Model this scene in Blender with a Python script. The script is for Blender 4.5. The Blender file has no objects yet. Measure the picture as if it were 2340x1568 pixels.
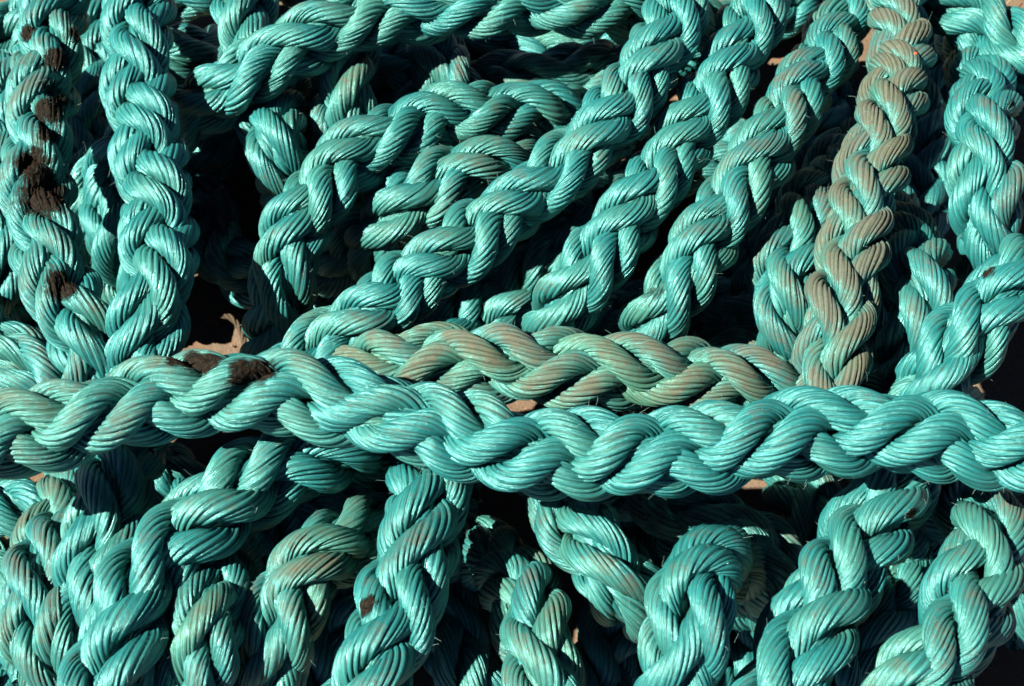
import bpy, math, random
import numpy as np
from mathutils import Vector

R_ = math.radians
# ------------------------------------------------------------------ camera, world, sun, exposure
TILT = R_(30); TANH = 0.331                       # tilt from straight down; tan(half horizontal fov)
CAM = np.array([0.0, -0.535, 1.127])
FW = np.array([0, math.sin(TILT), -math.cos(TILT)]); UP = np.array([0, math.cos(TILT), math.sin(TILT)]); RT = np.array([1.0, 0, 0])
SUN_AZ, SUN_EL, SUN_E, SKY_E, EXPO = -103.0, 49.0, 5.0, 0.05, 1.2   # azimuth: compass, 0 = away from camera (+y), -90 = left

sc = bpy.context.scene
col = bpy.data.collections.new("rope_pile"); sc.collection.children.link(col)
cd = bpy.data.cameras.new("camera"); cam = bpy.data.objects.new("camera", cd); sc.collection.objects.link(cam)
cam.location = CAM; cam.rotation_euler = (TILT, 0, 0)
cd.sensor_width = 36; cd.lens = 18 / TANH; cd.clip_start = 0.02; cd.clip_end = 300
cd.dof.use_dof = True; cd.dof.focus_distance = 1.06; cd.dof.aperture_fstop = 11
sc.camera = cam
w = bpy.data.worlds.new("World"); sc.world = w; w.use_nodes = True
nt = w.node_tree; nt.nodes.clear()
sky = nt.nodes.new("ShaderNodeTexSky"); sky.sky_type = 'NISHITA'; sky.sun_disc = False
sky.sun_elevation = R_(SUN_EL); sky.sun_rotation = R_(SUN_AZ)
sky.air_density = .3; sky.dust_density = .1; sky.altitude = 3000
bg = nt.nodes.new("ShaderNodeBackground"); bg.inputs[1].default_value = SKY_E
wo = nt.nodes.new("ShaderNodeOutputWorld")
nt.links.new(sky.outputs[0], bg.inputs[0]); nt.links.new(bg.outputs[0], wo.inputs[0])
sd = bpy.data.lights.new("sun", 'SUN'); sd.energy = SUN_E; sd.angle = R_(0.53); sd.color = (1, .965, .90)
sun = bpy.data.objects.new("sun", sd); sc.collection.objects.link(sun)
az, el = R_(SUN_AZ), R_(SUN_EL)
to_sun = Vector((math.sin(az) * math.cos(el), math.cos(az) * math.cos(el), math.sin(el)))
sun.rotation_euler = to_sun.to_track_quat('Z', 'Y').to_euler(); sun.location = to_sun * 3
sc.view_settings.view_transform = 'Standard'; sc.view_settings.look = 'None'
sc.view_settings.exposure = EXPO; sc.view_settings.gamma = 1; sc.view_settings.use_curve_mapping = False
sc.cycles.max_bounces = 2; sc.cycles.diffuse_bounces = 0; sc.cycles.glossy_bounces = 1

def P(x, y, h):
    """point of the place seen at photo position x, y (2340 x 1568) and standing h centimetres above the ground"""
    h = 5 + (h if h >= 13 else 13 - (13 - h) * 1.7 if h >= 8 else 4.5 - (8 - h) * 1.33)
    return PX(x, y, h)
def PX(x, y, h):
    d = FW + RT * ((x - 1170) / 1170 * TANH) + UP * ((784 - y) / 1170 * TANH)
    return CAM + d * ((h / 100 - CAM[2]) / d[2])

# ------------------------------------------------------------------ materials
def nodes(m):
    m.use_nodes = True; t = m.node_tree; t.nodes.clear()
    N = lambda k, **kw: mk(t, k, kw)
    return t, N
def mk(t, k, kw):
    n = t.nodes.new(k)
    for a, b in kw.items(): setattr(n, a, b)
    return n
def ramp(t, fac, stops):
    r = t.nodes.new("ShaderNodeValToRGB"); e = r.color_ramp.elements
    while len(e) < len(stops): e.new(0.5)
    for i, (p, c) in enumerate(stops):
        e[i].position = p; e[i].color = (*c, 1) if len(c) == 3 else c
    t.links.new(fac, r.inputs[0]); return r.outputs[0]
def math_(t, op, a, b=None, clamp=False):
    n = t.nodes.new("ShaderNodeMath"); n.operation = op; n.use_clamp = clamp
    for i, v in enumerate((a, b)):
        if v is None: continue
        if isinstance(v, (int, float)): n.inputs[i].default_value = v
        else: t.links.new(v, n.inputs[i])
    return n.outputs[0]
def mix(t, fac, a, b, mode='MIX'):
    n = t.nodes.new("ShaderNodeMix"); n.data_type = 'RGBA'; n.blend_type = mode
    for s, v in ((0, fac), (6, a), (7, b)):
        if isinstance(v, (int, float)): n.inputs[s].default_value = v
        elif isinstance(v, tuple): n.inputs[s].default_value = (*v, 1)
        else: t.links.new(v, n.inputs[s])
    return n.outputs[2]
def noise(t, vec, scale, detail=3, rough=.55, dist=0):
    n = t.nodes.new("ShaderNodeTexNoise"); n.inputs['Scale'].default_value = scale
    n.inputs['Detail'].default_value = detail; n.inputs['Roughness'].default_value = rough; n.inputs['Distortion'].default_value = dist
    t.links.new(vec, n.inputs['Vector']); return n.outputs[0]
def scaled(t, vec, s):
    n = t.nodes.new("ShaderNodeMapping"); n.inputs['Scale'].default_value = s
    t.links.new(vec, n.inputs[0]); return n.outputs[0]

def rope_material():
    m = bpy.data.materials.new("sunbleached_teal_rope_fibre"); t, N = nodes(m)
    uv = N("ShaderNodeUVMap", uv_map="fibre").outputs[0]
    pos = N("ShaderNodeNewGeometry").outputs['Position']
    at = lambda n: N("ShaderNodeAttribute", attribute_name=n).outputs['Fac']
    groove, dust, stain, green = at("groove"), at("dust"), at("stain"), at("green")
    fib = noise(t, scaled(t, uv, (7.5, .7, 1)), 1.0, 4, .6)              # filaments running along each yarn
    fib2 = noise(t, scaled(t, uv, (1.0, .25, 1)), 1.0, 2, .5)           # yarn to yarn
    glit = noise(t, scaled(t, uv, (9, 2.2, 1)), 1.0, 3, .7)
    big = noise(t, pos, 22, 3)
    fine = noise(t, pos, 330, 4, .65)
    mid = noise(t, pos, 75, 4, .6)
    c = ramp(t, fib, [(.33, (.006, .085, .080)), (.5, (.015, .195, .178)), (.66, (.070, .42, .355))])
    c = mix(t, math_(t, 'MULTIPLY', fib2, .55), c, (.012, .15, .165))
    g = math_(t, 'ADD', math_(t, 'MULTIPLY', math_(t, 'SUBTRACT', big, .5), 1.6), green, True)
    c = mix(t, g, c, mix(t, fib, (.022, .12, .070), (.15, .36, .225)))
    # dust: sandy smears that catch on the fibres and in the lay of the yarns
    streak = noise(t, scaled(t, uv, (3.2, 1.3, 1)), 1.0, 4, .65)
    thr = math_(t, 'SUBTRACT', .772, math_(t, 'MULTIPLY', dust, .55))
    dm = math_(t, 'ADD', math_(t, 'MULTIPLY', mid, .48), math_(t, 'ADD', math_(t, 'MULTIPLY', fine, .32), math_(t, 'MULTIPLY', streak, .20)))
    dm = math_(t, 'ADD', dm, math_(t, 'MULTIPLY', groove, .09))
    dmask = math_(t, 'MULTIPLY', math_(t, 'SUBTRACT', dm, math_(t, 'SUBTRACT', thr, .05)), 4.2, True)
    c = mix(t, math_(t, 'MULTIPLY', dmask, .72), c, mix(t, fine, (.060, .040, .022), (.27, .19, .118)))
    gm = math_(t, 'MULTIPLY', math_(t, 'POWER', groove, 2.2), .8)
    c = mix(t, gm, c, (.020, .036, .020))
    sm = math_(t, 'MULTIPLY', math_(t, 'SUBTRACT', math_(t, 'ADD', stain, math_(t, 'ADD', math_(t, 'MULTIPLY', math_(t, 'SUBTRACT', mid, .5), 1.0), math_(t, 'MULTIPLY', math_(t, 'SUBTRACT', streak, .5), 1.1))), .38), 4.0, True)
    c = mix(t, sm, c, mix(t, math_(t, 'POWER', fine, 2.2), (.005, .004, .003), (.085, .055, .034)))
    b = N("ShaderNodeBsdfPrincipled"); gl = N("ShaderNodeBsdfAnisotropic"); mx = N("ShaderNodeMixShader")
    t.links.new(c, b.inputs['Base Color']); gl.inputs['Anisotropy'].default_value = .55
    t.links.new(mix(t, fib, (.22, 1.0, .84), (.55, 1, .88)), gl.inputs['Color'])
    rough = math_(t, 'ADD', math_(t, 'MULTIPLY', fib, .22), .26)
    dull = math_(t, 'MAXIMUM', dmask, sm)
    rough = math_(t, 'ADD', rough, math_(t, 'MULTIPLY', dull, .4), True)
    t.links.new(rough, b.inputs['Roughness'])
    t.links.new(math_(t, 'SUBTRACT', .30, math_(t, 'MULTIPLY', dull, .25)), b.inputs['Specular IOR Level'])
    b.inputs['Anisotropic'].default_value = .6
    tg = N("ShaderNodeTangent", direction_type='UV_MAP', uv_map="fibre"); t.links.new(tg.outputs[0], b.inputs['Tangent'])
    hgt = math_(t, 'ADD', math_(t, 'MULTIPLY', fib, 1.0), math_(t, 'MULTIPLY', math_(t, 'MULTIPLY', fine, math_(t, 'ADD', math_(t, 'MULTIPLY', sm, 3.5), .5)), 1.0))
    bp = N("ShaderNodeBump"); bp.inputs['Strength'].default_value = .9; bp.inputs['Distance'].default_value = .0009
    t.links.new(hgt, bp.inputs['Height']); t.links.new(bp.outputs[0], b.inputs['Normal'])
    t.links.new(tg.outputs[0], gl.inputs['Tangent']); t.links.new(bp.outputs[0], gl.inputs['Normal'])
    t.links.new(math_(t, 'ADD', math_(t, 'MULTIPLY', fib, .16), .22), gl.inputs['Roughness'])
    t.links.new(math_(t, 'MULTIPLY', math_(t, 'SUBTRACT', 1.05, dull, True), math_(t, 'MULTIPLY', math_(t, 'POWER', glit, 2.5), .62)), mx.inputs[0])
    t.links.new(b.outputs[0], mx.inputs[1]); t.links.new(gl.outputs[0], mx.inputs[2])
    o = N("ShaderNodeOutputMaterial"); t.links.new(mx.outputs[0], o.inputs[0])
    return m

def simple(name, c1, c2, scale, rough=.8, bump=.4, dist=.001, spec=.3):
    m = bpy.data.materials.new(name); t, N = nodes(m)
    pos = N("ShaderNodeNewGeometry").outputs['Position']
    n = noise(t, pos, scale, 5, .6)
    b = N("ShaderNodeBsdfPrincipled"); t.links.new(mix(t, n, c1, c2), b.inputs['Base Color'])
    b.inputs['Roughness'].default_value = rough; b.inputs['Specular IOR Level'].default_value = spec
    bp = N("ShaderNodeBump"); bp.inputs['Strength'].default_value = bump; bp.inputs['Distance'].default_value = dist
    t.links.new(n, bp.inputs['Height']); t.links.new(bp.outputs[0], b.inputs['Normal'])
    o = N("ShaderNodeOutputMaterial"); t.links.new(b.outputs[0], o.inputs[0]); return m

def ground_material():
    m = bpy.data.materials.new("dry_sandy_earth"); t, N = nodes(m)
    pos = N("ShaderNodeNewGeometry").outputs['Position']
    a = noise(t, pos, 9, 5); f = noise(t, pos, 420, 4, .7); g = noise(t, pos, 70, 5, .65)
    c = mix(t, a, (.145, .098, .060), (.22, .16, .105))
    c = mix(t, ramp(t, g, [(.35, (1, 1, 1)), (.55, (0, 0, 0))]), c, (.22, .13, .07))
    c = mix(t, ramp(t, f, [(.62, (0, 0, 0)), (.72, (1, 1, 1))]), c, (.07, .04, .025))
    c = mix(t, ramp(t, f, [(.26, (1, 1, 1)), (.36, (0, 0, 0))]), c, (.55, .42, .30))
    b = N("ShaderNodeBsdfPrincipled"); t.links.new(c, b.inputs['Base Color']); b.inputs['Roughness'].default_value = .9
    b.inputs['Specular IOR Level'].default_value = .2
    h = math_(t, 'ADD', f, math_(t, 'MULTIPLY', g, 3))
    bp = N("ShaderNodeBump"); bp.inputs['Strength'].default_value = .6; bp.inputs['Distance'].default_value = .002
    t.links.new(h, bp.inputs['Height']); t.links.new(bp.outputs[0], b.inputs['Normal'])
    o = N("ShaderNodeOutputMaterial"); t.links.new(b.outputs[0], o.inputs[0]); return m

M_ROPE = rope_material()
M_GROUND = ground_material()
M_TAR = simple("dry_tar_and_moss", (.004, .003, .002), (.075, .048, .028), 380, .95, 0, .001, .1)
M_FUZZ = simple("frayed_fibre", (.12, .40, .36), (.42, .52, .42), 120, .55, 0, .001, .5)

# ------------------------------------------------------------------ mesh helpers
def mesh_np(name, V, F, mat, parent=None, smooth=True, uv=None, attrs=None):
    me = bpy.data.meshes.new(name)
    V = np.ascontiguousarray(V, dtype=np.float32); F = np.ascontiguousarray(F, dtype=np.int32)
    k = F.shape[1]
    me.vertices.add(len(V)); me.vertices.foreach_set("co", V.ravel())
    me.loops.add(F.size); me.loops.foreach_set("vertex_index", F.ravel())
    me.polygons.add(len(F)); me.polygons.foreach_set("loop_start", np.arange(0, F.size, k, dtype=np.int32))
    me.update(calc_edges=True)
    me.polygons.foreach_set("use_smooth", np.full(len(F), smooth))
    if uv is not None:
        l = me.uv_layers.new(name="fibre"); l.data.foreach_set("uv", np.ascontiguousarray(uv, dtype=np.float32).ravel())
    for n, a in (attrs or {}).items():
        at = me.attributes.new(n, 'FLOAT', 'POINT'); at.data.foreach_set("value", np.ascontiguousarray(a, dtype=np.float32))
    me.materials.append(mat); me.validate()
    o = bpy.data.objects.new(name, me); col.objects.link(o)
    if parent: o.parent = parent
    return o
def tag(o, label=None, category=None, group=None, kind=None):
    for k, v in (("label", label), ("category", category), ("group", group), ("kind", kind)):
        if v: o[k] = v
    return o
def norm(v): return v / (np.linalg.norm(v, axis=-1, keepdims=True) + 1e-12)
def spline(pts, step):
    """Catmull-Rom through pts (n x k, first three columns = position), resampled evenly"""
    p = np.asarray(pts, float)
    p = np.vstack([2 * p[0] - p[1], p, 2 * p[-1] - p[-2]])
    out = []
    for i in range(1, len(p) - 2):
        a, b, c, d = p[i - 1:i + 3]; u = np.linspace(0, 1, 40, endpoint=False)[:, None]
        out.append(.5 * ((2 * b) + (c - a) * u + (2 * a - 5 * b + 4 * c - d) * u ** 2 + (3 * b - a - 3 * c + d) * u ** 3))
    out.append(p[-2:-1]); q = np.vstack(out)
    s = np.r_[0, np.cumsum(np.linalg.norm(np.diff(q[:, :3], axis=0), axis=1))]
    n = max(4, int(s[-1] / step)); ss = np.linspace(0, s[-1], n)
    return np.stack([np.interp(ss, s, q[:, k]) for k in range(q.shape[1])], 1), ss
def smooth_rand(rng, n, corr, amp):
    """smooth random signal of n samples with correlation length corr samples"""
    m = max(4, int(n / max(corr, 1)) + 4); k = rng.normal(0, 1, m)
    x = np.linspace(1, m - 2.001, n); i = x.astype(int); f = x - i; f = f * f * (3 - 2 * f)
    return amp * (k[i] * (1 - f) + k[i + 1] * f)

VIEW = -FW
D_STRAND = 0.0164
BRAID = dict(a=1.24, b=.56, P=10.4, h=1.12)
NY, VPY = 13, 6                     # yarns round a strand, vertices per yarn
def tube_of(pts, rad, nseg=6):
    n = len(pts); T = norm(np.gradient(pts, axis=0)); ref = np.array([.3, .2, .9]); N = norm(np.cross(T, ref)); B = np.cross(T, N)
    a = np.arange(nseg) * 2 * np.pi / nseg
    rad = np.broadcast_to(rad, (n,))
    V = pts[:, None] + rad[:, None, None] * (np.cos(a)[None, :, None] * N[:, None] + np.sin(a)[None, :, None] * B[:, None])
    i = np.arange(n - 1)[:, None] * nseg; j = np.arange(nseg)[None]; k = (j + 1) % nseg
    F = np.stack([i + j, i + k, i + nseg + k, i + nseg + j], 2).reshape(-1, 4)
    return V.reshape(-1, 3), F

ROPES = []
def rope(label, pts, roll=0, phase=0, hand=1, dust=.3, green=.1, size=1.0, pitch=1.0, seed=0, stains=(), loose=1.0,
         fuzz=300, group="coils of the plaited rope pile", transport=False, name="mooring_rope", relief=.6, marks=None, frays=()):
    """one visible length of eight strand plaited rope. pts: (photo x, photo y, height cm[, roll in degrees])"""
    rng = np.random.default_rng(seed + 11)
    W = [np.r_[P(p[0], p[1], p[2]), (p[3] if len(p) > 3 else 0.0)] for p in pts]
    d = D_STRAND * size; pit = BRAID['P'] * pitch * d
    step = d * .15
    Q, s = spline(W, step); C = Q[:, :3]; n = len(C)
    # soften the corners of the spline
    ker = np.hanning(int(1.2 * d / step) * 2 + 3); ker /= ker.sum(); k2 = len(ker) // 2
    C = np.stack([np.convolve(np.pad(C[:, i], k2, mode='reflect', reflect_type='odd'), ker, 'valid') for i in range(3)], 1)
    T = norm(np.gradient(C, axis=0))
    if transport:
        N = np.zeros_like(C); v = VIEW - T[0] * (VIEW @ T[0]); N[0] = v / np.linalg.norm(v)
        for i in range(1, n):
            v = N[i - 1] - T[i] * (N[i - 1] @ T[i]); N[i] = v / np.linalg.norm(v)
    else:
        N = norm(VIEW[None] - T * (T @ VIEW)[:, None])
    B = np.cross(T, N)
    ro = np.radians(roll + Q[:, 3]) + smooth_rand(rng, n, 8 * d / step, .10)
    N, B = N * np.cos(ro)[:, None] + B * np.sin(ro)[:, None], B * np.cos(ro)[:, None] - N * np.sin(ro)[:, None]
    root = bpy.data.objects.new(name, None); col.objects.link(root)
    root.empty_display_size = .02
    base = C[n // 2].copy(); root.location = base
    tag(root, label, "rope", group)
    root.location = base; 
    z = s + smooth_rand(rng, n, 5 * d / step, .18 * d)
    zz = z / pit + phase
    if marks:                                      # where the pairs of strands cross the face
        ks, kind_ = [], marks[0]
        for (mx_, my_) in marks[1]:
            ks.append(s[min(range(0, n, 2), key=lambda i: abs_px(C[i], mx_, my_))])
        ks = sorted(ks); kv = np.arange(len(ks)) * .5 + kind_
        ks = [ks[0] - 4 * pit] + ks + [ks[-1] + 4 * pit]; kv = np.r_[kv[0] - 4, kv, kv[-1] + 4]
        zz = np.interp(s, ks, kv); w_ = int(2 * d / step) | 1; kk_ = np.hanning(w_ + 2)[1:-1]; kk_ /= kk_.sum()
        zz = np.convolve(np.pad(zz, w_ // 2, mode='reflect', reflect_type='odd'), kk_, 'valid') + (z - s) / pit * .5
    a, b, h = BRAID['a'] + .03 * relief, BRAID['b'] - .05 * relief, BRAID['h'] * d / pit
    SP = []
    for hs in (1, -1):
        for o in (0, .5):
            for k in (-1, 1):
                th = 2 * np.pi * (zz - k * h + o + (0 if hs * hand > 0 else .25)); tr = 2 * np.pi * (zz - k * h * .5 + o + (0 if hs * hand > 0 else .25))
                g = np.cos(2 * tr); g = np.sign(g) * np.abs(g) ** .9
                r = ((a + b) / 2 + (a - b) / 2 * g)
                ss_ = hs * hand
                if ss_ > 0: ang = th
                else: ang = -th + np.pi / 2 + np.pi / 2 * 0
                # '/' strands ride on top at 0 and 180 degrees, '\' strands at 90 and 270
                x, y = r * np.cos(ang), r * np.sin(ang)
                if ss_ < 0:
                    pass
                x = x + smooth_rand(rng, n, 2.6 * d / step, .075 * loose); y = y + smooth_rand(rng, n, 2.6 * d / step, .075 * loose)
                SP.append((C + N * (x * d)[:, None] + B * (y * d)[:, None], ss_))
    stn = []
    for st in stains:
        px, py, rr = st[:3]
        best = min(range(0, n, 3), key=lambda i: abs_px(C[i], px, py))
        hh = C[best][2] * 100 + 1.5 * d * 100 * .9
        stn.append((PX(px, py, hh), rr, st[3] if len(st) > 3 else 1.0))
    nv = NY * VPY
    green0, dust0 = np.broadcast_to(green, 2) if np.ndim(green) == 0 else green, np.broadcast_to(dust, 2) if np.ndim(dust) == 0 else dust
    for (S, ss_) in SP:
        gsh = rng.normal(0, .10)
        sl = np.r_[0, np.cumsum(np.linalg.norm(np.diff(S, axis=0), axis=1))]
        m = max(4, int(sl[-1] / (d * .17))); u = np.linspace(0, sl[-1], m)
        Sx = np.stack([np.interp(u, sl, S[:, k]) for k in range(3)], 1); Cx = np.stack([np.interp(u, sl, C[:, k]) for k in range(3)], 1)
        Sx[1:-1] = (Sx[:-2] + 2 * Sx[1:-1] + Sx[2:]) / 4
        Tx = norm(np.gradient(Sx, axis=0)); Nx = np.zeros_like(Sx)
        v = np.cross(Tx[0], [0.3, 0.5, .8]); Nx[0] = v / np.linalg.norm(v)
        for i in range(1, m):
            v = Nx[i - 1] - Tx[i] * (Nx[i - 1] @ Tx[i]); Nx[i] = v / math.sqrt(v @ v)
        Bx = np.cross(Tx, Nx)
        rad = Sx - Cx; rad = norm(rad - Tx * (rad * Tx).sum(1)[:, None])
        # yarns: uneven widths and heights, laid against the turn of the strand
        wy = rng.uniform(.55, 1.45, NY); ed = np.r_[0, np.cumsum(wy)]; ed = ed / ed[-1] * 2 * np.pi
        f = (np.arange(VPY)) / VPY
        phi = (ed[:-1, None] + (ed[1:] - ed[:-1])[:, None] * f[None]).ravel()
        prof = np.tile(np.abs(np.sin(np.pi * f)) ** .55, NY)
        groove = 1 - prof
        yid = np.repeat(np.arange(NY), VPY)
        lay = -ss_ * 2 * np.pi / (5.2 * d)
        tw = lay * u + smooth_rand(rng, m, 14, .10) + rng.uniform(0, 6.28)
        an = phi[None] + tw[:, None]
        yb = np.stack([smooth_rand(rng, m, 10, .042) for _ in range(NY)], 1)[:, yid]
        gd = np.stack([np.clip(1 + smooth_rand(rng, m, 9, .45), .25, 1.9) for _ in range(NY)], 1)[:, yid]
        Rr = d / 2 * (1.03 - .04 * relief + smooth_rand(rng, m, 9, .03))[:, None] * (1 - (.15 * groove)[None] * gd + yb * prof[None])
        off = Rr[..., None] * (np.cos(an)[..., None] * Nx[:, None] + np.sin(an)[..., None] * Bx[:, None])
        cr = (off * rad[:, None]).sum(2)
        # the strands press each other flat across the rope and swell sideways
        off = off * 1.12 - rad[:, None] * (cr * .16)[..., None]
        V = Sx[:, None] + off
        outer = np.linalg.norm(V - Cx[:, None], axis=2) / (1.75 * d)
        i = np.arange(m - 1)[:, None] * nv; j = np.arange(nv)[None]; k = (j + 1) % nv
        F = np.stack([i + j, i + k, i + nv + k, i + nv + j], 2).reshape(-1, 4)
        uu = yid + np.tile(f, NY); uu2 = np.r_[uu, NY]
        vv = u / d + rng.uniform(0, 50)
        U = np.empty((m - 1, nv, 4, 2)); U[:, :, 0, 0] = U[:, :, 3, 0] = uu2[:-1]; U[:, :, 1, 0] = U[:, :, 2, 0] = uu2[1:]
        U[:, :, 0, 1] = U[:, :, 1, 1] = vv[:-1, None]; U[:, :, 2, 1] = U[:, :, 3, 1] = vv[1:, None]
        fr = u / u[-1]; green = green0[0] + (green0[1] - green0[0]) * fr; dust = (dust0[0] + (dust0[1] - dust0[0]) * fr)[:, None]
        # dust settles on the upper, outer side of the rope
        nz = norm(off)[..., 2]
        du = dust * (.55 + .45 * np.clip(nz, 0, 1)) * (.6 + .55 * np.clip((outer - .6) / .4, 0, 1)) + smooth_rand(rng, m, 22, .07)[:, None]
        gr = (green + gsh + smooth_rand(rng, m, 30, .08))[:, None] + 0 * du
        stv = np.zeros_like(du)
        for (c0, rr, sg) in stn:
            q = np.linalg.norm(V - c0, axis=2) / rr
            stv = np.maximum(stv, sg * np.clip(1.35 - q * .9, 0, 1))
        V = V + norm(off) * (stv > .6)[..., None] * rng.uniform(0, .0016, V.shape[:2])[..., None]
        V = V.reshape(-1, 3) - base
        nb = len(V)
        V = np.vstack([V, Sx[:1] - base, Sx[-1:] - base])
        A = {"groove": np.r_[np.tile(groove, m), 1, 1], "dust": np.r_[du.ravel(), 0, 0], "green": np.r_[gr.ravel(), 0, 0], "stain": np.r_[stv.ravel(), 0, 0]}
        jj = np.arange(nv); kk = (jj + 1) % nv; l0 = (m - 1) * nv
        cap = np.vstack([np.stack([jj, np.full(nv, nb), np.full(nv, nb), kk], 1)[:, [0, 1, 3, 3]] * 0 + 0]) if False else None
        o = mesh_np("strand", V[:nb], F, M_ROPE, root, True, U.reshape(-1, 2), {k_: v_[:nb] for k_, v_ in A.items()})
    if stn:
        VV = []; FF = []; c0 = 0
        for (cc, rr, sg) in stn:
            if rr < .0055 or sg < 1: continue
            for q in range(int(240 * (rr / .01) ** 2)):
                S, _ = SP[rng.integers(8)]; dd = np.linalg.norm(S - cc, axis=1); ok = np.where(dd < rr + d * .35)[0]
                if not len(ok): continue
                i0 = rng.choice(ok); o_ = norm(S[i0] - C[i0]) + rng.normal(0, .75, 3); p0 = S[i0] + norm(o_) * d * .49 + T[i0] * rng.normal(0, .001)
                if np.linalg.norm(p0 - cc) > rr * .92: continue
                L = rng.uniform(.0008, .0026); t_ = np.linspace(0, 1, 4)[:, None]
                pp = p0 + norm(norm(o_) + rng.normal(0, .8, 3)) * L * t_ + rng.normal(0, 1, 3) * L * .5 * t_ ** 2
                v_, f_ = tube_of(pp, np.array([.00034, .0004, .00028, .00008]), 4)
                VV.append(v_ - base); FF.append(f_ + c0); c0 += len(v_)
        if VV: tag(mesh_np("tar_clump", np.vstack(VV), np.vstack(FF), M_TAR, root), kind="stuff")
    if frays:
        VV = []; FF = []; c0 = 0
        for (fx, fy, rr) in frays:
            i_ = min(range(0, n, 2), key=lambda i: abs_px(C[i], fx, fy)); cc = PX(fx, fy, C[i_][2] * 100 + 1.35 * d * 100)
            for q in range(int(150 * (rr / .008) ** 1.5)):
                S, _ = SP[rng.integers(8)]; ok = np.where(np.linalg.norm(S - cc, axis=1) < rr + d * .4)[0]
                if not len(ok): continue
                i0 = rng.choice(ok); o_ = norm(norm(S[i0] - C[i0]) + rng.normal(0, .6, 3)); p0 = S[i0] + o_ * d * .5
                if np.linalg.norm(p0 - cc) > rr: continue
                L = rng.uniform(.001, .0045); t_ = np.linspace(0, 1, 6)[:, None]
                pp = p0 + norm(o_ * .7 + T[i0] * rng.normal(0, 1.0) + rng.normal(0, .5, 3)) * L * t_ + rng.normal(0, 1, 3) * L * .6 * t_ ** 2
                v_, f_ = tube_of(pp, np.linspace(.00016, .00006, 6), 3)
                VV.append(v_ - base); FF.append(f_ + c0); c0 += len(v_)
        if VV: tag(mesh_np("frayed_tuft", np.vstack(VV), np.vstack(FF), M_FUZZ, root), kind="stuff")
    if fuzz:
        VV = []; FF = []; c0 = 0
        for q in range(int(fuzz * s[-1] / .3)):
            S, _ = SP[rng.integers(8)]; i0 = rng.integers(n); pt = S[i0]; out = norm(pt - C[i0])
            dirv = norm(out * 1.0 + rng.normal(0, .8, 3) + T[i0] * rng.normal(0, .9))
            p0 = pt + norm(out + rng.normal(0, .5, 3)) * d * .5
            L = min(abs(rng.normal(0, 1)), 1.6) * .0019 + .0009; t_ = np.linspace(0, 1, 6)[:, None]
            bend = rng.normal(0, 1, 3) * L * .7
            pp = p0 + dirv * L * t_ + bend * t_ ** 2
            v_, f_ = tube_of(pp, np.linspace(.00011, .00005, 6), 3)
            VV.append(v_ - base); FF.append(f_ + c0); c0 += len(v_)
        mesh_np("loose_fibre", np.vstack(VV), np.vstack(FF), M_FUZZ, root)["kind"] = "stuff"
    ROPES.append((root, C))
    return root
def abs_px(p, px, py):
    v = p - CAM; z = v @ FW
    return (1170 + v @ RT / z / TANH * 1170 - px) ** 2 + (784 - v @ UP / z / TANH * 1170 - py) ** 2

# ------------------------------------------------------------------ ground
def ground():
    n = 161; g = np.linspace(-1, 1, n); g = np.sign(g) * np.abs(g) ** 1.6
    x, y = np.meshgrid(g * 2.2, g * 2.2 + .1)
    rng = np.random.default_rng(3); zz = np.zeros_like(x)
    for k in range(26):
        a = rng.uniform(0, 6.28); f = rng.uniform(8, 60); zz += np.sin((x * np.cos(a) + y * np.sin(a)) * f + rng.uniform(0, 6)) * .03 / f
    V = np.stack([x, y, zz], 2).reshape(-1, 3)
    i = np.arange(n - 1)[:, None] * n; j = np.arange(n - 1)[None]
    F = np.stack([i + j, i + j + 1, i + n + j + 1, i + n + j], 2).reshape(-1, 4)
    o = mesh_np("ground", V, F, M_GROUND); tag(o, kind="structure")
ground()

# ------------------------------------------------------------------ ropes: (photo x, photo y, height cm), listed upward or rightward
# roll: which side of the plait faces up
rope("big clean teal rope lying on top of all the others across the whole pile",
     [(-120,1040,20.5),(0,1000,20.5),(200,955,20.5),(400,908,20.5),(600,895,20.5),(800,925,20.5),(1000,982,20.5),(1200,1033,20.5),(1400,1042,20.5),(1600,1030,21),(1800,994,21),(2000,985,21),(2200,1005,21),(2420,1055,21)],
     roll=90, seed=1, frays=[(1660,1015,.007),(800,900,.005),(1150,960,.005)], marks=(.25,[(539,900),(881,945),(1180,1028),(1440,1040),(1735,1005),(2050,987)]), dust=(.50,.20), green=(.42,-.22), phase=.1, fuzz=300, relief=0, pitch=.93, size=1.06, stains=[(430,820,.010),(475,826,.010),(548,856,.010),(600,846,.010),(400,826,.006)])
rope("greenish dusty rope running beside the big top rope, across the feet of the diagonal ropes",
     [(760,880,13),(860,850,14.5),(960,828,15.5),(1080,828,16),(1200,836,16),(1320,842,16),(1460,852,15.5),(1600,864,14.5),(1740,884,13.5),(1860,905,12.5),(1990,935,11)],
     roll=-45, seed=2, dust=.68, green=.50, phase=.3)
rope("clean bright teal rope standing upright left of the centre, its strands blunt at the top",
     [(300,900,13),(325,820,14),(345,720,15.5),(362,620,16),(366,520,16),(352,420,16),(336,320,16),(322,220,16),(312,110,16),(322,0,16),(338,-110,16)],
     roll=-48, seed=3, marks=(.25,[(330,140),(350,290),(366,465),(362,629)]), size=1.03, dust=.22, green=-.10, phase=.2)
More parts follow.
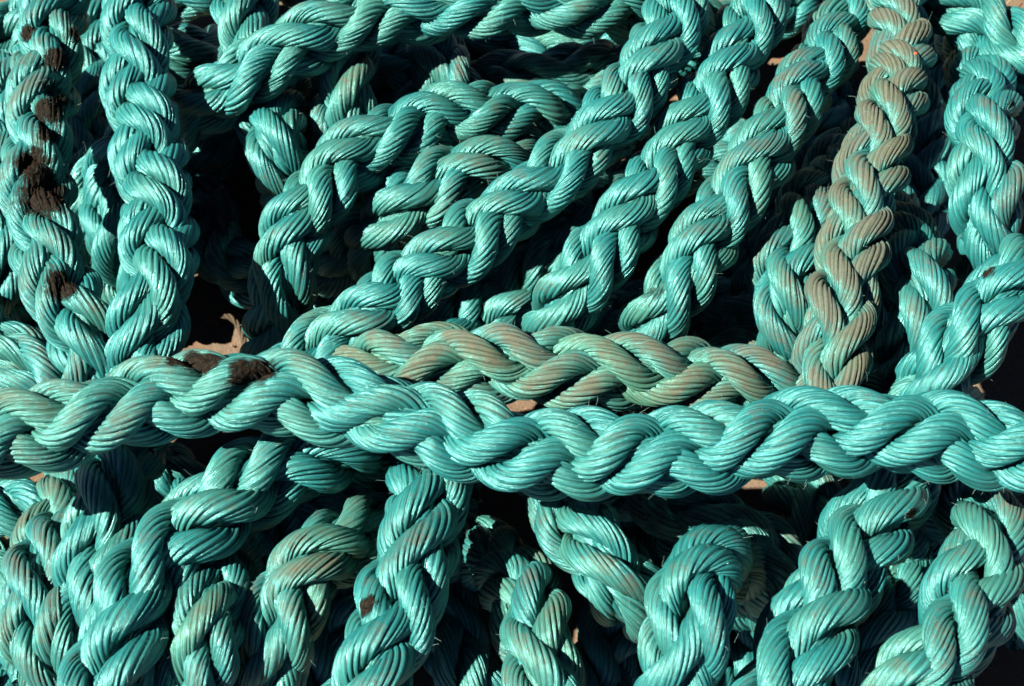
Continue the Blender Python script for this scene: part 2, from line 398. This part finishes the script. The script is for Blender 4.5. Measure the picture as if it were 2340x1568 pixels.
rope("frayed teal rope with black tar clumps at the far left edge",
     [(235,900,12),(200,800,14),(160,700,15),(112,590,15),(92,480,15),(84,380,15),(92,280,15),(104,180,15),(118,80,15),(142,-20,15),(160,-100,15)],
     roll=-40, seed=4, frays=[(35,160,.009),(15,300,.008),(150,280,.007),(60,560,.005)], dust=.46, green=.02, phase=.0, fuzz=170,
     stains=[(105,440,.021),(70,370,.013),(110,305,.010),(115,250,.013),(148,200,.016),(135,135,.012),(185,70,.013),(135,650,.012),(155,660,.008),(100,410,.016),(60,75,.008)])
rope("long arched rope along the top edge, dipping under the upright rope",
     [(175,600,4),(195,500,7),(240,405,9),(320,335,10),(415,272,11.5),(500,215,13),(580,158,14.5),(660,115,15),(750,75,15),(850,38,15),(950,22,15),(1060,14,15),(1180,12,14.5),(1300,12,14),(1420,20,12.5),(1540,40,10),(1640,70,8)],
     roll=-45, seed=5, relief=.3, marks=(.25,[(586,180),(823,67),(1081,22)]), dust=.32, green=.12, phase=.15)
rope("arched rope bending from the middle down to the left beside the dark gap",
     [(610,960,4),(618,850,6),(640,720,9.5),(648,630,11.5),(670,540,12.5),(715,460,13),(790,378,13),(880,318,13),(980,278,12.5),(1090,262,12),(1210,262,11),(1330,268,9.5),(1450,285,8)],
     roll=-45, seed=6, relief=.3, marks=(0,[(1005,271),(814,385),(673,542)]), dust=.34, green=.12, phase=.4)
rope("diagonal rope down to the big rope, leftmost of the three parallel ones",
     [(640,880,13),(740,800,14),(870,700,15),(990,612,15.5),(1095,530,15.5),(1200,455,15.5),(1310,365,16),(1400,265,16.5),(1470,170,17),(1525,70,17),(1560,-30,17),(1580,-130,17)],
     roll=-25, seed=7, frays=[(1490,110,.006)], relief=.2, marks=(0,[(840,745),(1006,630),(1164,464),(1348,289),(1470,131)]), size=.95, dust=.36, green=.06, phase=.1)
rope("middle one of the three parallel diagonal ropes, pale dust on its edges",
     [(1170,870,7),(1222,800,9),(1285,705,11.5),(1350,610,13),(1420,520,14),(1500,410,14.5),(1570,310,14.5),(1635,210,15),(1690,110,15),(1735,0,15),(1770,-100,15)],
     roll=-38, seed=8, relief=.3, marks=(0,[(1257,664),(1406,490),(1520,297),(1625,122)]), size=0.95, dust=.36, green=.06, phase=.35)
rope("right one of the three parallel diagonal ropes, with two grey smudges",
     [(1405,900,7),(1455,815,9),(1510,720,11.5),(1572,610,13),(1645,500,13.5),(1715,395,14),(1775,300,14),(1830,215,13.5),(1890,120,12.5),(1935,30,11),(1965,-80,10)],
     roll=-58, seed=9, frays=[(1490,650,.010),(1640,480,.007)], relief=.3, marks=(.25,[(1520,629),(1664,463),(1795,280),(1891,162)]), size=0.96, dust=.46, green=.22, phase=.0, stains=[(1640,480,.016,.42),(1492,655,.015,.42)])
rope("brown mud covered rope standing upright right of the centre",
     [(1880,960,13.5),(1892,880,15),(1905,790,16),(1925,690,16.5),(1945,590,16.5),(1965,490,16.5),(1990,395,16.5),(2018,305,16),(2045,210,15),(2060,110,14),(2050,10,13),(2040,-90,13)],
     roll=45, seed=10, frays=[(1920,400,.009),(1960,260,.006)], marks=(0,[(2097,131),(2070,227),(2009,384),(1970,568)]), size=0.96, dust=.84, green=.30, phase=.3)
rope("upright blue teal rope near the right edge with dark specks on its strands",
     [(2262,640,9),(2264,560,12),(2252,460,14),(2246,360,14.5),(2246,260,14),(2236,170,11),(2215,90,8),(2180,0,6)],
     roll=88, seed=11, dust=.40, green=-.10, phase=.45, stains=[(2300,240,.006),(2310,165,.006),(2290,95,.005)])
rope("teal rope curving from the right edge down under the big rope",
     [(2075,990,11),(2105,920,13),(2150,845,15),(2215,765,16.5),(2275,690,17),(2340,620,17),(2420,560,16)],
     roll=20, seed=12, dust=.34, green=-.02, phase=.2, stains=[(2250,612,.007)])
rope("narrow upright rope between the muddy rope and the right edge",
     [(2040,970,8),(2068,890,10.5),(2090,800,12.5),(2110,710,13.5),(2098,620,13),(2060,540,10.5),(2010,470,6.28571),(1960,400,3.71429)],
     roll=88, seed=13, dust=.46, green=.12, phase=.1)
rope("bleached rope crossing the top right corner over bare earth",
     [(2050,-90,11),(2140,-20,12),(2230,50,12),(2320,130,12),(2420,230,11)],
     roll=-45, seed=14, size=1.05, dust=.30, green=.12, phase=.3)
rope("small upright rope at the top left behind the arched rope",
     [(585,260,9.6),(572,170,12.5),(562,80,13.5),(556,-10,14),(550,-110,14)],
     roll=0, seed=15, dust=.34, green=.12, phase=.0)
rope("flat pale rope in the gap between two upright ropes at the top left",
     [(330,120,9.88571),(400,125,10.5),(470,130,9.1),(560,150,4.99591),(660,190,3.2)],
     roll=45, seed=16, dust=.36, green=.25, phase=.2)
rope("pale low rope under the frayed rope at the left edge",
     [(10,720,4.45714),(0,640,7.6),(5,540,9),(12,440,9),(18,340,9),(30,240,9),(40,150,7.6)],
     roll=20, seed=17, dust=.40, green=.15, phase=.2)
rope("slack rope half hidden along the left side of the clean upright rope",
     [(345,720,3.5),(290,640,6),(262,560,8),(266,470,8.5),(300,390,7),(350,330,4)],
     roll=20, seed=18, dust=.30, green=.08, phase=.1)
rope("rope slanting in from the left edge above the big rope",
     [(-120,700,9),(-30,775,9),(50,835,9.5),(130,890,9),(220,950,8),(320,1020,7)],
     roll=-45, seed=19, dust=.50, green=.20, phase=.3)
rope("dull green low rope in the gap at the left edge",
     [(90,860,3.2),(75,760,3.4),(70,690,3.4),(110,620,3.4),(180,560,3.4)],
     roll=0, seed=20, dust=.55, green=.45, phase=.3, fuzz=20)
rope("short upright rope seen between the two arched ropes",
     [(800,430,5.1102),(790,350,9.4),(788,270,11.5),(792,190,12),(796,100,11.5),(800,10,9.4)],
     roll=0, seed=21, dust=.52, green=.22, phase=.25)
rope("fan shaped rope bend left of the short upright rope",
     [(700,500,5.22775),(670,430,9.72),(635,360,11.9),(620,290,11.9),(630,210,9.72),(660,120,5.22775)],
     roll=80, seed=22, dust=.42, green=.14, phase=.1)
rope("low rope with a sandy frayed knot between the arched ropes",
     [(1090,330,4.77714),(1050,260,8.72),(1020,190,10.4),(1000,120,10.4),(990,30,8.72)],
     roll=45, seed=23, frays=[(985,190,.009)], dust=.60, green=.25, phase=.0)
rope("low rope lying level behind the second arch, lit at its upper edge",
     [(940,260,3.42741),(1060,215,5.9),(1180,185,8.5),(1290,172,9),(1400,165,8.5),(1500,150,5.9)],
     roll=0, seed=24, dust=.50, green=.22, phase=.2)
rope("fanned low rope in the gap between the second arch and the diagonal ropes",
     [(755,660,3.50844),(805,590,8.44286),(875,520,11),(955,450,12),(1045,400,12),(1145,380,11),(1245,400,8.44286),(1335,440,5.97599)],
     roll=-10, seed=25, dust=.46, green=.24, phase=.2)
rope("low shaded rope passing beneath the three parallel ropes",
     [(1120,740,3.23032),(1190,660,3.92653),(1260,590,4.98775),(1350,510,4.98775),(1440,440,4.45714),(1560,380,3.47289),(1700,330,3.23032)],
     roll=45, seed=26, dust=.44, green=.22, phase=.4)
rope("fanned rope pressed against the left side of the muddy rope",
     [(1830,900,5.05714),(1825,830,8.5),(1800,750,10.5),(1792,660,11.5),(1810,570,11.5),(1845,490,10.5),(1890,420,8.5),(1940,340,5.77143)],
     roll=75, seed=27, dust=.56, green=.25, phase=.15)
rope("dark green rope end poking into the black gap right of the parallel ropes",
     [(1600,700,3.2),(1660,735,3.8),(1740,755,4.2),(1830,745,3.8),(1930,720,3.4)],
     roll=0, seed=28, dust=.34, green=.55, phase=.0, fuzz=20)
rope("sandy brown frayed rope lying behind the greenish dusty rope",
     [(1620,830,6),(1700,822,7.5),(1790,835,8),(1880,865,7),(1980,900,5)],
     roll=0, seed=29, frays=[(1720,815,.010),(1780,830,.008)], dust=.80, green=.4, phase=.1, fuzz=260)
# ---- lower half
rope("teal rope running from under the big rope to the lower left corner",
     [(215,1690,15),(248,1570,15.5),(275,1470,15.5),(315,1370,15.5),(380,1275,15.5),(465,1190,15.3),(560,1115,15),(670,1055,14.3),(780,1020,13),(900,990,10),(1000,950,8)],
     roll=30, seed=30, frays=[(585,1062,.010)], size=1.12, dust=.32, green=.02, phase=.2, stains=[(590,1045,.004)])
rope("thick rope coming straight down from the big rope and passing beneath the lower left rope",
     [(150,1680,7),(170,1560,8.5),(190,1450,10),(212,1340,11),(232,1230,11.5),(256,1120,11.5),(285,1020,10),(320,930,8)],
     roll=85, seed=31, size=1.08, dust=.34, green=.05, phase=.3)
rope("shaded rope at the left edge below the big rope",
     [(-120,1130,7),(-20,1140,7.5),(60,1165,7.5),(150,1215,7),(240,1290,5),(320,1380,3.5)],
     roll=0, seed=32, dust=.25, green=.05, phase=.1)
rope("pale fanned rope at the left edge with sand in its grooves",
     [(180,1640,6.02857),(130,1540,9),(95,1460,10.5),(85,1370,10.5),(105,1280,10),(140,1200,9),(180,1110,6.02857)],
     roll=80, seed=33, dust=.60, green=.22, phase=.0)
rope("second shaded rope at the left edge reaching the bare earth",
     [(-130,1230,4),(-50,1290,4),(20,1350,3.8),(60,1440,3.5),(60,1560,3.4)],
     roll=0, seed=34, dust=.25, green=.05, phase=.1, fuzz=10)
rope("short dusty rope rising between the lower left ropes at the bottom edge",
     [(400,1700,10),(425,1600,13),(455,1500,15),(482,1410,15),(505,1330,12),(520,1260,8),(525,1180,4)],
     roll=-20, seed=35, dust=.50, green=.15, phase=.3, size=.95)
rope("dark rope at the bottom edge beside the short dusty rope",
     [(500,1680,9),(520,1580,9.5),(535,1480,9),(545,1380,7),(560,1280,5),(580,1180,3.5)],
     roll=30, seed=36, dust=.34, green=.12, phase=.0)
rope("mossy green rope bending over to the left in the lower centre",
     [(640,1680,9),(622,1570,11),(632,1460,13),(662,1370,13.5),(715,1290,13.5),(790,1240,12.5),(880,1215,10.5),(980,1220,8),(1080,1250,5)],
     roll=-20, seed=37, dust=.55, green=.42, phase=.2)
rope("clean teal rope rising to the big rope in lower centre, brown spots on its side",
     [(800,1680,15),(845,1570,15.5),(880,1470,15.5),(915,1370,15.5),(948,1270,15),(975,1180,14.5),(985,1090,13.5),(980,1000,11),(975,900,8)],
     roll=-22, seed=38, frays=[(985,1110,.008)], size=1.08, dust=.38, green=.02, phase=.3, stains=[(828,1385,.007),(845,1375,.005),(760,1470,.006),(752,1490,.005)])
rope("pale rope dropping to the bottom edge right of the lower centre",
     [(1262,1680,12.5),(1248,1580,13),(1232,1480,13),(1205,1385,12),(1165,1310,10),(1100,1265,7),(1010,1250,4.5)],
     roll=45, seed=39, dust=.50, green=.32, phase=.0)
rope("dark rope in deep shade at the bottom edge of the lower centre",
     [(1140,1680,4),(1090,1580,4.5),(1040,1490,4.5),(1010,1400,4),(1000,1310,3.6)],
     roll=0, seed=40, dust=.3, green=.2, phase=.2, fuzz=10)
rope("loose opened rope running from under the big rope to the knotted bend",
     [(1210,1005,8.5),(1260,1115,11),(1310,1190,12),(1365,1275,12.5),(1425,1350,12),(1500,1405,9.5),(1580,1445,5.77143)],
     roll=75, seed=41, dust=.42, green=.20, phase=.35, loose=1.9, size=.98)
rope("blurred rope bend standing up toward the viewer in the lower right",
     [(1480,1725,12.5),(1535,1615,15.5),(1560,1515,18),(1575,1415,19.5),(1590,1335,19),(1625,1295,15.5),(1680,1315,10.5),(1730,1375,6.5),(1760,1455,4.22857)],
     roll=-25, seed=42, frays=[(1572,1390,.009)], size=1.0, loose=1.5, dust=.34, green=-.02, phase=.15)
rope("fanned rope half hidden behind the standing rope bend",
     [(1560,1230,6.02857),(1640,1255,9.5),(1700,1290,11),(1760,1340,10.5),(1800,1420,7.6),(1810,1520,4.45714)],
     roll=0, seed=43, dust=.44, green=.25, phase=.3)
rope("dusty low rope whose lit part shows below the shadow of the big rope",
     [(1380,1090,6.54286),(1480,1130,7.47143),(1580,1175,9.32857),(1680,1225,10),(1770,1290,9.32857),(1850,1370,6.54286),(1920,1460,4.68571)],
     roll=45, seed=44, dust=.62, green=.30, phase=.1)
rope("thick diagonal rope from the big rope to the bottom edge in the lower right",
     [(1740,1690,16),(1790,1580,16.5),(1838,1475,16.5),(1888,1370,16),(1945,1270,15.5),(2005,1175,15),(2062,1090,14),(2115,1010,11),(2160,930,8)],
     roll=25, seed=45, size=1.1, dust=.36, green=.02, phase=.1, stains=[(2075,1170,.005)])
rope("rope with a pointed bend at the right, dropping to the lower right corner",
     [(2010,1700,14),(2075,1600,15.5),(2140,1505,15.5),(2200,1415,15.5),(2238,1330,15),(2250,1245,14),(2235,1160,11.5),(2200,1080,8),(2160,1000,5)],
     roll=60, seed=46, size=1.05, dust=.42, green=.12, phase=.3, loose=1.8, stains=[(2155,1480,.005)])
rope("shaded low rope between the thick diagonal rope and the big rope",
     [(1800,1060,4),(1840,1140,6),(1880,1220,6.5),(1900,1310,6),(1890,1410,5),(1860,1520,4)],
     roll=30, seed=47, dust=.40, green=.22, phase=.0)
rope("rope in deep shade below the big rope in the lower centre",
     [(560,1120,3.5),(660,1130,4.5),(760,1150,5),(850,1190,4.5),(930,1260,3.6)],
     roll=30, seed=48, dust=.25, green=.0, phase=.0, fuzz=10)
rope("dark rope at the bottom edge between the thick diagonal rope and the lower right corner",
     [(1900,1680,4),(1930,1590,5),(1960,1500,5),(2010,1420,4.5),(2070,1350,3.6)],
     roll=30, seed=49, dust=.25, green=.05, phase=.0, fuzz=10)
rope("shaded rope behind the pointed bend at the right edge",
     [(2120,1180,4),(2200,1200,5),(2290,1260,5.5),(2350,1350,5),(2380,1460,4)],
     roll=30, seed=50, dust=.25, green=.05, phase=.0, fuzz=10)

# ---- filler ropes of the bottom layer, added so the gaps between ropes stay dark
rope("added filler rope on the earth between the frayed rope and the clean upright rope",
     [(190,420,3.4),(200,300,3.4),(205,180,3.6),(215,60,3.4),(230,-80,3.2)], roll=30, seed=60, dust=.2, green=.1, fuzz=8)
rope("added filler rope on the earth under the first arched rope",
     [(420,420,3.4),(500,330,3.4),(580,240,3.4),(700,180,3.4),(860,170,3.4),(980,200,3.4)], roll=10, seed=61, dust=.2, green=.1, fuzz=8)
rope("added filler rope on the earth along the top edge behind the first arched rope",
     [(620,-60,3.4),(760,-30,3.4),(920,-60,3.4)], roll=10, seed=62, dust=.2, green=.1, fuzz=8)
rope("added filler rope on the earth inside the second arched rope",
     [(700,760,3.4),(780,660,3.4),(850,540,3.4),(930,430,3.4),(1040,340,3.6),(1180,280,3.6),(1320,230,3.4)], roll=60, seed=63, dust=.2, green=.1, fuzz=8)
rope("added filler rope on the earth between the first two diagonal ropes",
     [(1000,780,3.4),(1090,700,3.4),(1170,620,3.4),(1280,560,3.4),(1390,520,3.4)], roll=20, seed=64, dust=.2, green=.1, fuzz=8)
rope("added filler rope on the earth right of the three parallel ropes",
     [(1640,840,3.4),(1700,640,3.4),(1720,560,3.4),(1770,470,3.4),(1830,360,3.4),(1880,260,3.4),(1900,120,3.4)], roll=20, seed=65, dust=.2, green=.1, fuzz=8)
rope("added filler rope on the earth right of the brown muddy rope",
     [(2010,880,3.4),(2040,700,3.4),(2090,560,3.4),(2110,420,3.4),(2120,280,3.4),(2130,120,3.4),(2110,-40,3.4)], roll=20, seed=66, dust=.2, green=.1, fuzz=8)
rope("added filler rope on the earth under the three parallel ropes at the top edge",
     [(1560,140,3.4),(1680,60,3.4),(1800,10,3.4),(1900,-60,3.4)], roll=20, seed=67, dust=.2, green=.1, fuzz=8)
rope("added filler rope on the earth under the big rope at left",
     [(140,1120,3.4),(260,1060,3.4),(380,1080,3.4),(440,1180,3.4),(430,1320,3.4),(400,1440,3.4),(330,1560,3.4)], roll=20, seed=68, dust=.2, green=.1, fuzz=8)
rope("added filler rope on the earth beneath the big rope in the middle",
     [(600,1300,3.4),(700,1180,3.4),(820,1110,3.4),(960,1100,3.4),(1090,1120,3.4)], roll=40, seed=69, dust=.2, green=.1, fuzz=8)
rope("added filler rope on the earth between the mossy green rope and the clean teal rope",
     [(700,1640,3.4),(740,1520,3.4),(790,1420,3.4),(860,1330,3.4)], roll=40, seed=70, dust=.2, green=.1, fuzz=8)
rope("added filler rope on the earth left of the knotted bend",
     [(1340,1660,3.4),(1370,1560,3.4),(1390,1460,3.4),(1430,1360,3.4),(1460,1240,3.4),(1430,1120,3.4)], roll=40, seed=71, dust=.2, green=.1, fuzz=8)
rope("added filler rope on the earth right of the knotted bend",
     [(1640,1660,3.4),(1700,1560,3.4),(1720,1470,3.4),(1700,1380,3.4)], roll=40, seed=72, dust=.2, green=.1, fuzz=8)
rope("added filler rope on the earth near the lower right corner",
     [(2010,1320,3.4),(2090,1230,3.4),(2120,1120,3.4),(2200,1060,3.4),(2330,1100,3.4)], roll=40, seed=73, dust=.2, green=.1, fuzz=8)

rope("added filler rope on the earth at the top left corner behind the frayed rope",
     [(-60,160,4),(20,90,5),(80,20,5.5),(130,-60,5)], roll=20, seed=74, dust=.2, green=.1, fuzz=8)
rope("added filler rope on the earth between the first and second arched ropes",
     [(860,160,4),(960,120,4.4),(1080,90,4.6),(1200,110,4.6),(1340,130,4.4),(1460,120,4)], roll=20, seed=75, dust=.2, green=.1, fuzz=8)
rope("added low filler rope in the shady gap right of the upright rope",
     [(430,420,3.4),(480,520,3.6),(520,600,3.6),(600,640,3.6),(700,650,3.4)], roll=20, seed=76, dust=.2, green=.1, fuzz=8)
rope("short added filler rope on the earth above the flat pale rope at the top edge",
     [(280,-10,4.5),(380,-15,5.5),(480,-20,5.5),(620,-25,4.5)], roll=20, seed=77, dust=.2, green=.1, fuzz=8)
rope("added low filler rope across the foot of the gaps between the parallel ropes",
     [(1250,800,4),(1340,760,5),(1430,720,5),(1530,690,4.6),(1620,650,4)], roll=20, seed=78, dust=.2, green=.1, fuzz=8)

# ------------------------------------------------------------------ small things lying in the pile
def cord(name, label, cat, pts, r, mat, turns=260, n=3):
    W = [PX(*p) for p in pts]; Q, s_ = spline(W, r * .5); T = norm(np.gradient(Q, axis=0))
    N = norm(np.cross(T, [.1, .2, .97])); B = np.cross(T, N); VV = []; FF = []; c = 0
    for k in range(n):
        a = s_ * turns + k * 2 * np.pi / n
        p = Q + (np.cos(a)[:, None] * N + np.sin(a)[:, None] * B) * r * .55
        v, f = tube_of(p, r * .6, 8); VV.append(v); FF.append(f + c); c += len(v)
    base = Q[len(Q) // 2]
    o = mesh_np(name, np.vstack(VV) - base, np.vstack(FF), mat); o.location = base
    return tag(o, label, cat)
M_CORD = simple("brown_net_cord", (.035, .022, .012), (.15, .105, .06), 900, .9, .8, .0006)
M_RED = simple("red_brown_twine", (.12, .03, .018), (.28, .09, .05), 900, .8, .5, .0004)
M_STRAW = simple("dry_straw", (.35, .24, .10), (.60, .46, .24), 300, .6, .3, .0004)
M_RAG = simple("thin_grey_plastic", (.030, .036, .045), (.075, .09, .105), 60, .5, .2, .001, .3)
M_PEB = simple("grey_brown_stone", (.10, .08, .06), (.30, .25, .20), 260, .8, .6, .0006)
M_ORANGE = simple("orange_plastic", (.60, .09, .03), (.75, .16, .05), 100, .5, .1, .0005)
cord("net_cord", "brown braided net cord crossing bare earth beside the shaded bend", "cord",
     [(470,735,1.0),(500,722,1.5),(530,728,1.6),(552,760,1.2),(560,800,.8),(556,850,.5)], .0024, M_CORD)
cord("net_cord", "short brown net cord tangled in the black gap beside the second arch", "cord",
     [(566,470,3.2),(578,500,4.0),(570,530,4.2),(586,545,3.6),(592,520,3.2)], .0022, M_CORD)
cord("twine", "thin red brown twine lying right of the clean upright rope", "twine",
     [(448,392,10.5),(468,388,10.8),(486,380,10.8),(505,384,10.6),(522,374,10.4)], .0009, M_RED, 900, 2)
def straw(label, a, b):
    A_, B_ = PX(*a), PX(*b); t_ = np.linspace(0, 1, 12)[:, None]; p = A_ + (B_ - A_) * t_ + np.array([.002, .001, .002]) * np.sin(t_ * 3.1)
    v, f = tube_of(p, np.linspace(.0008, .0005, 12), 6); o = mesh_np("straw", v - p[0], f, M_STRAW); o.location = p[0]; tag(o, label, "straw")
straw("dry yellow straw on bare earth in the top right corner", (2262,52,.7), (2318,-12,1.3))
straw("short dry straw on bare earth beside the frayed rope", (176,338,.8), (196,378,.7))
def rag():
    rng = np.random.default_rng(5); n = 40; u, v = np.meshgrid(np.linspace(-1, 1, n), np.linspace(-1, 1, n))
    c = PX(478, 470, 6.5); x = u * .020 + .004 * np.sin(v * 4 + u); y = v * .028 + .004 * np.sin(u * 5)
    z = .007 * np.sin(u * 4 + v * 2.3) + .006 * np.cos(v * 5 - u * 3) + .003 * np.sin(u * 9 + v * 7) - .008 * (u * u + v * v) * .5
    V = np.stack([x, y, z], 2).reshape(-1, 3); i = np.arange(n - 1)[:, None] * n; j = np.arange(n - 1)[None]
    F = np.stack([i + j, i + j + 1, i + n + j + 1, i + n + j], 2).reshape(-1, 4)
    o = mesh_np("plastic_rag", V, F, M_RAG); o.location = c; sm = o.modifiers.new("thick", 'SOLIDIFY'); sm.thickness = .0003
    tag(o, "crumpled dark grey plastic scrap in the black gap right of the upright rope", "plastic scrap")
rag()
def stone(name, label, cat, p, r, mat, seed, group=None):
    rng = np.random.default_rng(seed); import bmesh
    bm = bmesh.new(); bmesh.ops.create_icosphere(bm, subdivisions=3, radius=r)
    k = rng.normal(0, 1, (4, 3)) / r
    for v in bm.verts:
        q = np.array(v.co); f = 1 + .10 * sum(math.sin(float(kk @ q) + i) for i, kk in enumerate(k)); v.co = Vector((q[0] * f, q[1] * f * .85, q[2] * f * .6))
    for f in bm.faces: f.smooth = True
    me = bpy.data.meshes.new(name); bm.to_mesh(me); bm.free(); me.materials.append(mat)
    o = bpy.data.objects.new(name, me); col.objects.link(o); o.location = p; tag(o, label, cat, group)
for i, (x, y, r) in enumerate([(498,742,.0016),(530,790,.0012),(516,770,.0009),(2306,22,.0022),(2325,40,.0012),(2290,8,.0010),(1745,1120,.0012),(1766,1142,.0009)]):
    where = ["left of the net cord", "right beside the net cord", "between the cord and the big rope"][i] if i < 3 else ["biggest one in the top right corner", "rightmost in the top right corner", "near the straw in the top right corner"][i - 3] if i < 6 else ["upper one below the big rope", "lower one below the big rope"][i - 6]
    stone("pebble", "tiny grey brown pebble on bare earth, " + where, "pebble", PX(x, y, .15), r, M_PEB, i, "pebbles on the bare earth")
p_ = PX(2092, 122, 22.5)
stone("plastic_crumb", "tiny orange plastic crumb on the brown muddy rope", "plastic crumb", p_, .0013, M_ORANGE, 40)
